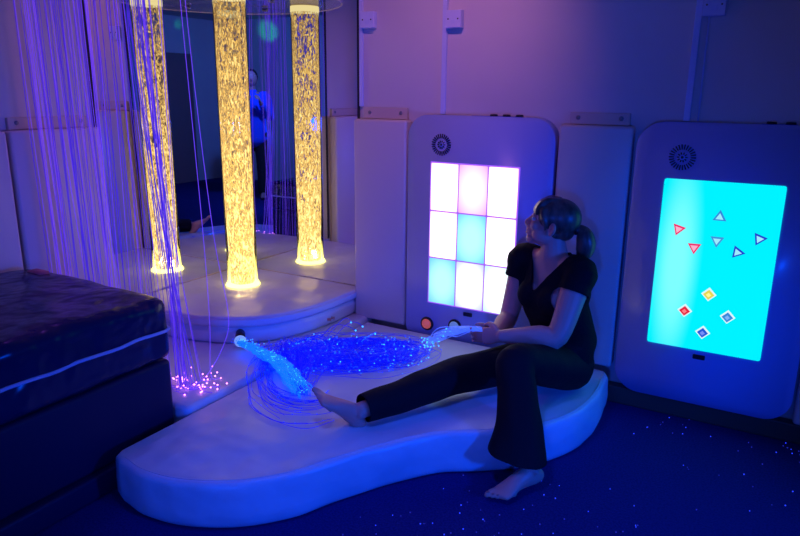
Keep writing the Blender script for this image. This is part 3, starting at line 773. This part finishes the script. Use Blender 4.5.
# eyes
for s_ in (-1, 1):
    e = obj('eye', ell(BM(), (.0795, s_*.029, .008), (.012, .013, .010), HM, 16), M['eyew'], woman)
    obj('iris', ell(BM(), (.0885, s_*.030, .008), (.004, .0058, .0058), HM, 12), M['iris'], e)

def smooth_rim(bm, it=14):
    rim = [v for v in bm.verts if any(e.is_boundary for e in v.link_edges)]
    for _ in range(it):
        new = {}
        for v in rim:
            nb_ = [e.other_vert(v) for e in v.link_edges if e.is_boundary]
            if len(nb_) == 2: new[v] = v.co*.5+(nb_[0].co+nb_[1].co)*.25
        for v, c in new.items(): v.co = c
# top: shell around the torso, V neck and cap sleeves
bm = BM(); g_ = .011
loft(bm, [(pel+UP*.015, .166, .122, LFT), (pel+V(0, 0, .06), .166, .118, LFT), (waist, .158, .120, LFT), (chest-UP*.02+FWD*.008, .164, .129, LFT), (chest+UP*.06+FWD*.006, .170, .124, LFT), (shd+UP*.008, .148, .084, LFT), (nb+UP*.002, .080, .072, LFT)], 26, 6)
for s_ in (-1, 1): ell(bm, chest+FWD*.084+LFT*s_*.062+UP*.012, (.074, .074, .076))
for a, b in ((shL, elL), (shR, elR)):
    d0 = (b-a).normalized()
    inner = shd+LFT*(.09 if a is shL else -.09)
    limb(bm, [inner, a+UP*.002, a+d0*.05, a+d0*.095], [.066, .071, .069, .070], 18)
top = bake(bm, .006, 5)
def in_v(p):
    q = p-shd; f = q.dot(FWD); z = p.z; w = abs(q.dot(LFT)-.005)
    if z > .772 and math.hypot(q.dot(LFT), q.dot(FWD)-.01) < .082: return True
    if f > 0.015 and z > .635: return w < .004+(z-.635)*.60
    return False
kill = [v for v in top.verts if in_v(v.co)]
for a, b in ((shL, elL), (shR, elR)):
    d0 = (b-a).normalized(); kill += [v for v in top.verts if (v.co-a).dot(d0) > .098 and (v.co-(a+d0*.1)).length < .10 and abs(((v.co-a)-d0*(v.co-a).dot(d0)).length) < .085 and (v.co-shd).dot(LFT)*(1 if a is shL else -1) > .05 and ((v.co-shd).dot(LFT)/.160)**2+((v.co-shd).dot(FWD)/.124)**2 > 1.1]
bmesh.ops.delete(top, geom=list(set(kill)), context='VERTS')
smooth_rim(top)
for v in top.verts:
    c = v.co.copy(); v.co += V(noise.noise(c*11), noise.noise(c*11+V(5, 5, 5)), 0)*.007 + FWD*.004*math.sin(c.z*60+c.x*30)*max(0, min(1, (.56-c.z)*6))
o = obj('top', top, M['top'], woman); sm = o.modifiers.new('solid', 'SOLIDIFY'); sm.thickness = .004; sm.offset = 0
o['label'] = 'black V-neck top with cap sleeves'

# trousers with flared hems
bm = BM()
loft(bm, [(pel-UP*.015, .168, .120, LFT), (pel+UP*.03, .170, .122, LFT), (pel+UP*.085, .155, .112, LFT)], 26, 6)
def leg(h_, k_, a_, rs, side, end):
    loft(bm, [(h_+UP*.003, rs[0], rs[0], side), (h_.lerp(k_, .35)+UP*.0, rs[1], rs[1], side), (h_.lerp(k_, .75), rs[2], rs[2], side), (k_, rs[3][0], rs[3][1], side), (k_.lerp(a_, .35), rs[4][0], rs[4][1], side), (k_.lerp(a_, .7), rs[5][0], rs[5][1], side), (end, rs[6][0], rs[6][1], side)], 24, 6)
sdl = V(.86, .50, 0).normalized()
leg(hpL, knL, anL+V(-.045, .010, .03), (.102, .092, .082, (.078, .070), (.082, .066), (.092, .072), (.127, .100)), V(.867, .498, 0), V(2.345, -1.005, .060))
kk = (anR-knR).normalized()
leg(hpR, knR, anR, (.100, .094, .084, (.080, .076), (.072, .072), (.064, .064), (.054, .056)), V(0, 0, 1), anR+kk*.02)
tr_ = bake(bm, .006, 4)
dl = V(0, 0, -1); kill = []
hemL = V(2.350, -1.0, .150)
for v in tr_.verts:
    c = v.co
    if (c-anR).length < .14 and (c-anR).dot(kk) > -.014: kill.append(v)
bmesh.ops.delete(tr_, geom=list(set(kill)), context='VERTS')
vs = [v for v in tr_.verts if v.co.y < -.80 and v.co.x > 2.10 and v.co.z < .30]; vset = set(vs)
gm = vs+[e for e in tr_.edges if all(v in vset for v in e.verts)]+[f for f in tr_.faces if all(v in vset for v in f.verts)]
bmesh.ops.bisect_plane(tr_, geom=gm, plane_co=V(2.345, -1.0, .118), plane_no=V(-.867*.20, -.498*.20, -1).normalized(), clear_outer=True)
smooth_rim(tr_)
for v in tr_.verts:
    c = v.co.copy(); k = .007
    v.co += V(noise.noise(c*8), noise.noise(c*8+V(9, 2, 5)), noise.noise(c*8+V(1, 7, 2)))*k
    if c.y < -.6 and c.x > 2.1: # drape folds down the hanging leg
        v.co += V(.867, .498, 0)*.0045*math.sin(((c-knL).dot(V(.867, .498, 0)))*70)*min(1, max(0, (.42-c.z)*5))
    if v.co.z < MZ+.003 and not (c.y < -.75 and c.x > 2.1): v.co.z = MZ+.003
o = obj('trousers', tr_, M['trouser'], woman); sm = o.modifiers.new('solid', 'SOLIDIFY'); sm.thickness = .004; sm.offset = 0
o['label'] = 'loose black trousers with flared hems'

# hair: cap with a fringe, ponytail
bm = BM()
ell(bm, (-.030, 0, .036), (.096, .082, .086), HM, 28)
ell(bm, (-.002, 0, .054), (.076, .075, .068), HM, 24)
ell(bm, (-.058, 0, -.018), (.052, .058, .050), HM, 20)
ell(bm, (-.030, 0, -.040), (.040, .060, .030), HM, 20)
for s_ in (-1, 1):
    ell(bm, (.004, s_*.046, .032), (.060, .035, .052), HM, 20)
    limb(bm, [H(.045, s_*.060, .060), H(.034, s_*.072, .028), H(.022, s_*.074, .002), H(.018, s_*.071, -.022)], [.016, .014, .010, .006], 12)
for yy in (-.050, -.037, -.024, -.011, .002, .015, .028, .041):   # fringe swept over the brow
    limb(bm, [H(-.010, yy*.7, .112), H(.034, yy*.95, .106), H(.066-.2*abs(yy), yy*1.1, .086), H(.085-.32*abs(yy), yy*1.2, .056), H(.089-.4*abs(yy), yy*1.25+.004, .034)], [.010, .012, .013, .011, .005], 10)
cap = bake(bm, .0045, 3)
hair = obj('hair', cap, M['hair'], woman)
bm = BM()
limb(bm, [H(-.100, 0, -.005), H(-.126, 0, .002), H(-.150, 0, -.016), H(-.168, 0, -.055), H(-.168, 0, -.100), H(-.152, 0, -.135)], [.020, .024, .038, .044, .038, .014], 18)
for k in range(5): limb(bm, [H(-.145, .012*(k-2), -.05), H(-.150-.006*k, .010*(k-2), -.11), H(-.135-.010*k, .010*(k-2), -.155)], [.010, .009, .003], 8)
obj('ponytail', bake(bm, .0045, 2), M['hair'], hair)
bm = BM(); cyl(bm, H(-.106, 0, -.004), H(-.122, 0, -.001), .024, .023, 20); obj('hair_tie', bm, M['black'], hair)

# ------------------------------------------------------------------ fibres in her hands
hb = thing('fibre_bunch', 'bunch of glowing white and cyan fibre-optic tails held in the woman\'s hands', 'fibre optics', (1.95, -.60, .43))
R = random.Random(5); bm = BM(); pts_ = BM()
for k in range(46):
    j = lambda s: R.gauss(0, s)
    P = spline([(2.035+j(.005), -.575+j(.006), .455+j(.005)), (1.96+j(.007), -.585+j(.008), .448+j(.006)), (1.88+j(.011), -.595+j(.013), .428+j(.008)),
                (1.80+j(.018), -.60+j(.02), .388+j(.012)), (1.748+j(.022), -.60+j(.025), .345+j(.016))], 4)
    if k % 2 == 0: P = P[:R.randint(10, len(P))]
    tube(bm, P, .0019, 4); pt(pts_, P[-1], .0038)
M['bunch'] = mat('bunch_fibre', (.5, .5, .9), .3, emit=(.06, .16, 1.0), es=.55)
o = obj('fibres', bm, M['bunch'], hb); o['kind'] = 'stuff'
o = obj('glowing_tips', pts_, M['pt_cyan'], hb); o['kind'] = 'stuff'; o['label'] = 'bright cyan fibre ends'

# ------------------------------------------------------------------ the photographer, seen only in the mirrors
ph = thing('person', 'standing person in a bright blue shirt reflected in the mirror behind the bubble tube', 'person', (3.46, -4.02, 0))
B_ = V(3.46, -4.02, 0); SD = V(.72, .69, 0).normalized(); FR = V(-.69, .72, 0).normalized()
bm = BM()
loft(bm, [(B_+UP*.92, .165, .11, SD), (B_+UP*1.10, .145, .10, SD), (B_+UP*1.30, .175, .115, SD), (B_+UP*1.42, .17, .085, SD), (B_+UP*1.49, .06, .055, SD)], 20, 5)
limb(bm, [B_+UP*1.46, B_+UP*1.58], [.055, .052]); ell(bm, B_+UP*1.655+FR*.015, (.078, .088, .115))
ell(bm, B_+UP*1.64+FR*.105, (.014, .014, .02))
for s_ in (-1, 1):
    sh_ = B_+SD*s_*.19+UP*1.41; el_ = B_+SD*s_*.23+FR*.08+UP*1.14; wr_ = B_+SD*s_*.10+FR*.26+UP*1.34
    limb(bm, [sh_-SD*s_*.07, sh_, el_, el_.lerp(wr_, .4), wr_], [.06, .058, .043, .042, .027])
    hand(bm, wr_, (FR*.5+UP*.6-SD*s_*.2), SD*s_, UP if s_ < 0 else UP, .95)
    limb(bm, [B_+SD*s_*.09+UP*.92, B_+SD*s_*.10+UP*.50, B_+SD*s_*.10+UP*.10], [.088, .060, .040])
    foot(bm, B_+SD*s_*.10+UP*.10, FR, UP, -SD*s_)
obj('body', bake(bm, .008, 3), M['skin'], ph)
bm = BM()
loft(bm, [(B_+UP*.84, .195, .140, SD), (B_+UP*1.10, .175, .128, SD), (B_+UP*1.30, .198, .136, SD), (B_+UP*1.41, .185, .102, SD), (B_+UP*1.47, .075, .068, SD)], 22, 5)
for s_ in (-1, 1):
    sh_ = B_+SD*s_*.19+UP*1.41; el_ = B_+SD*s_*.23+FR*.08+UP*1.14; wr_ = B_+SD*s_*.10+FR*.26+UP*1.34
    limb(bm, [sh_-SD*s_*.07, sh_, el_, el_.lerp(wr_, .4), el_.lerp(wr_, .8)], [.07, .071, .060, .055, .044])
obj('shirt', bake(bm, .010, 3), M['shirt'], ph)
bm = BM(); loft(bm, [(B_+UP*.86, .182, .126, SD), (B_+UP*.95, .178, .122, SD)], 20, 4)
for s_ in (-1, 1): limb(bm, [B_+SD*s_*.09+UP*.90, B_+SD*s_*.105+UP*.50, B_+SD*s_*.105+UP*.10], [.105, .085, .075])
obj('trousers', bake(bm, .010, 3), M['dark'], ph)
bm = BM(); ell(bm, B_+UP*1.68-FR*.012, (.088, .098, .108)); obj('hair', bake(bm, .008, 2), M['darkhair'], ph)

# ------------------------------------------------------------------ lights
def area(name, loc, aim, size, color, power, sy=None):
    l = bpy.data.lights.new(name, 'AREA'); l.energy = power; l.color = color; l.size = size
    if sy: l.shape = 'RECTANGLE'; l.size_y = sy
    o = link(bpy.data.objects.new(name, l)); o.location = loc
    o.rotation_euler = (Vector(aim)-Vector(loc)).to_track_quat('-Z', 'Y').to_euler(); return o
def spot(name, loc, aim, color, power, ang, blend=.5, r=.03):
    l = bpy.data.lights.new(name, 'SPOT'); l.energy = power; l.color = color; l.spot_size = math.radians(ang); l.spot_blend = blend; l.shadow_soft_size = r
    o = link(bpy.data.objects.new(name, l)); o.location = loc
    o.rotation_euler = (Vector(aim)-Vector(loc)).to_track_quat('-Z', 'Y').to_euler(); return o
spot('ultraviolet_lamp', (5.2, -1.75, 1.05), (2.2, -1.05, .25), (.0, .07, 1.0), 300, 62, .9, .10)
spot('ultraviolet_lamp', (3.3, -5.3, 1.0), (1.7, -.3, .55), (.005, .065, 1.0), 215, 62, .9, .12)
spot('ultraviolet_lamp', (2.1, -1.9, 2.58), (2.0, -1.2, 0), (.03, .10, 1.0), 85, 62, .9, .06)
spot('violet_fill', (1.9, -1.1, 2.58), (1.35, 0, 1.75), (.9, .30, .60), 30, 84, 1.0, .06)  # added magenta fill without a fixture, turns the rear wall purple
spot('violet_fill', (1.5, -1.15, 2.58), (0, -1.1, 1.0), (.85, .28, .7), 16, 70, 1.0, .06)  # added fill on the left wall pads, stands in for warm tube light
spot('back_fill', (2.3, -3.2, 2.58), (3.7, -4.3, 1.2), (.05, .16, 1.0), 190, 130, .9, .05)  # unseen fill, added to brighten the photographer and far walls in the mirrors
spot('fibre_projector', (.6, -1.40, 2.50), (.9, -1.36, .2), (.35, .08, 1.0), 14, 80)
spot('green_projector', (3.9, -4.9, 2.2), (4.46, -5.6, 2.42), (.0, 1.0, .35), 26, 22, .6)
spot('green_projector', (4.7, -4.2, 2.3), (5.6, -4.75, 2.50), (.0, 1.0, .35), 9, 8, .4)
l = bpy.data.lights.new('tube_lamp', 'POINT'); l.energy = 6; l.color = (1, .66, .25); l.shadow_soft_size = .05
o = link(bpy.data.objects.new('tube_lamp', l)); o.location = (TX, TY, .40)
w = bpy.data.worlds.new('World'); sc.world = w; w.use_nodes = True
w.node_tree.nodes['Background'].inputs[0].default_value = (.02, .02, .08, 1); w.node_tree.nodes['Background'].inputs[1].default_value = .2

# ------------------------------------------------------------------ camera
yaw, pit, rol = math.radians(29.855), math.radians(14.659), math.radians(.61)
f_ = V(-math.sin(yaw)*math.cos(pit), math.cos(yaw)*math.cos(pit), -math.sin(pit))
r_ = V(math.cos(yaw), math.sin(yaw), 0); u_ = r_.cross(f_)
r2 = r_*math.cos(rol)+u_*math.sin(rol); u2 = -r_*math.sin(rol)+u_*math.cos(rol)
cd = bpy.data.cameras.new('camera'); cam = link(bpy.data.objects.new('camera', cd))
C_ = V(3.1258, -3.2865, 1.5)
cam.matrix_world = Matrix(((r2.x, u2.x, -f_.x, C_.x), (r2.y, u2.y, -f_.y, C_.y), (r2.z, u2.z, -f_.z, C_.z), (0, 0, 0, 1)))
cd.sensor_width = 36; cd.lens = 36*673.45/800; cd.clip_start = .02; cd.clip_end = 60
sc.camera = cam
sc.view_settings.view_transform = 'Standard'; sc.view_settings.look = 'None'; sc.view_settings.gamma = 1; sc.view_settings.exposure = .06
sc.view_settings.use_curve_mapping = False
sc.cycles.max_bounces = 10; sc.cycles.glossy_bounces = 6; sc.cycles.transparent_max_bounces = 16
sc.cycles.use_denoising = True; sc.cycles.sample_clamp_indirect = 4
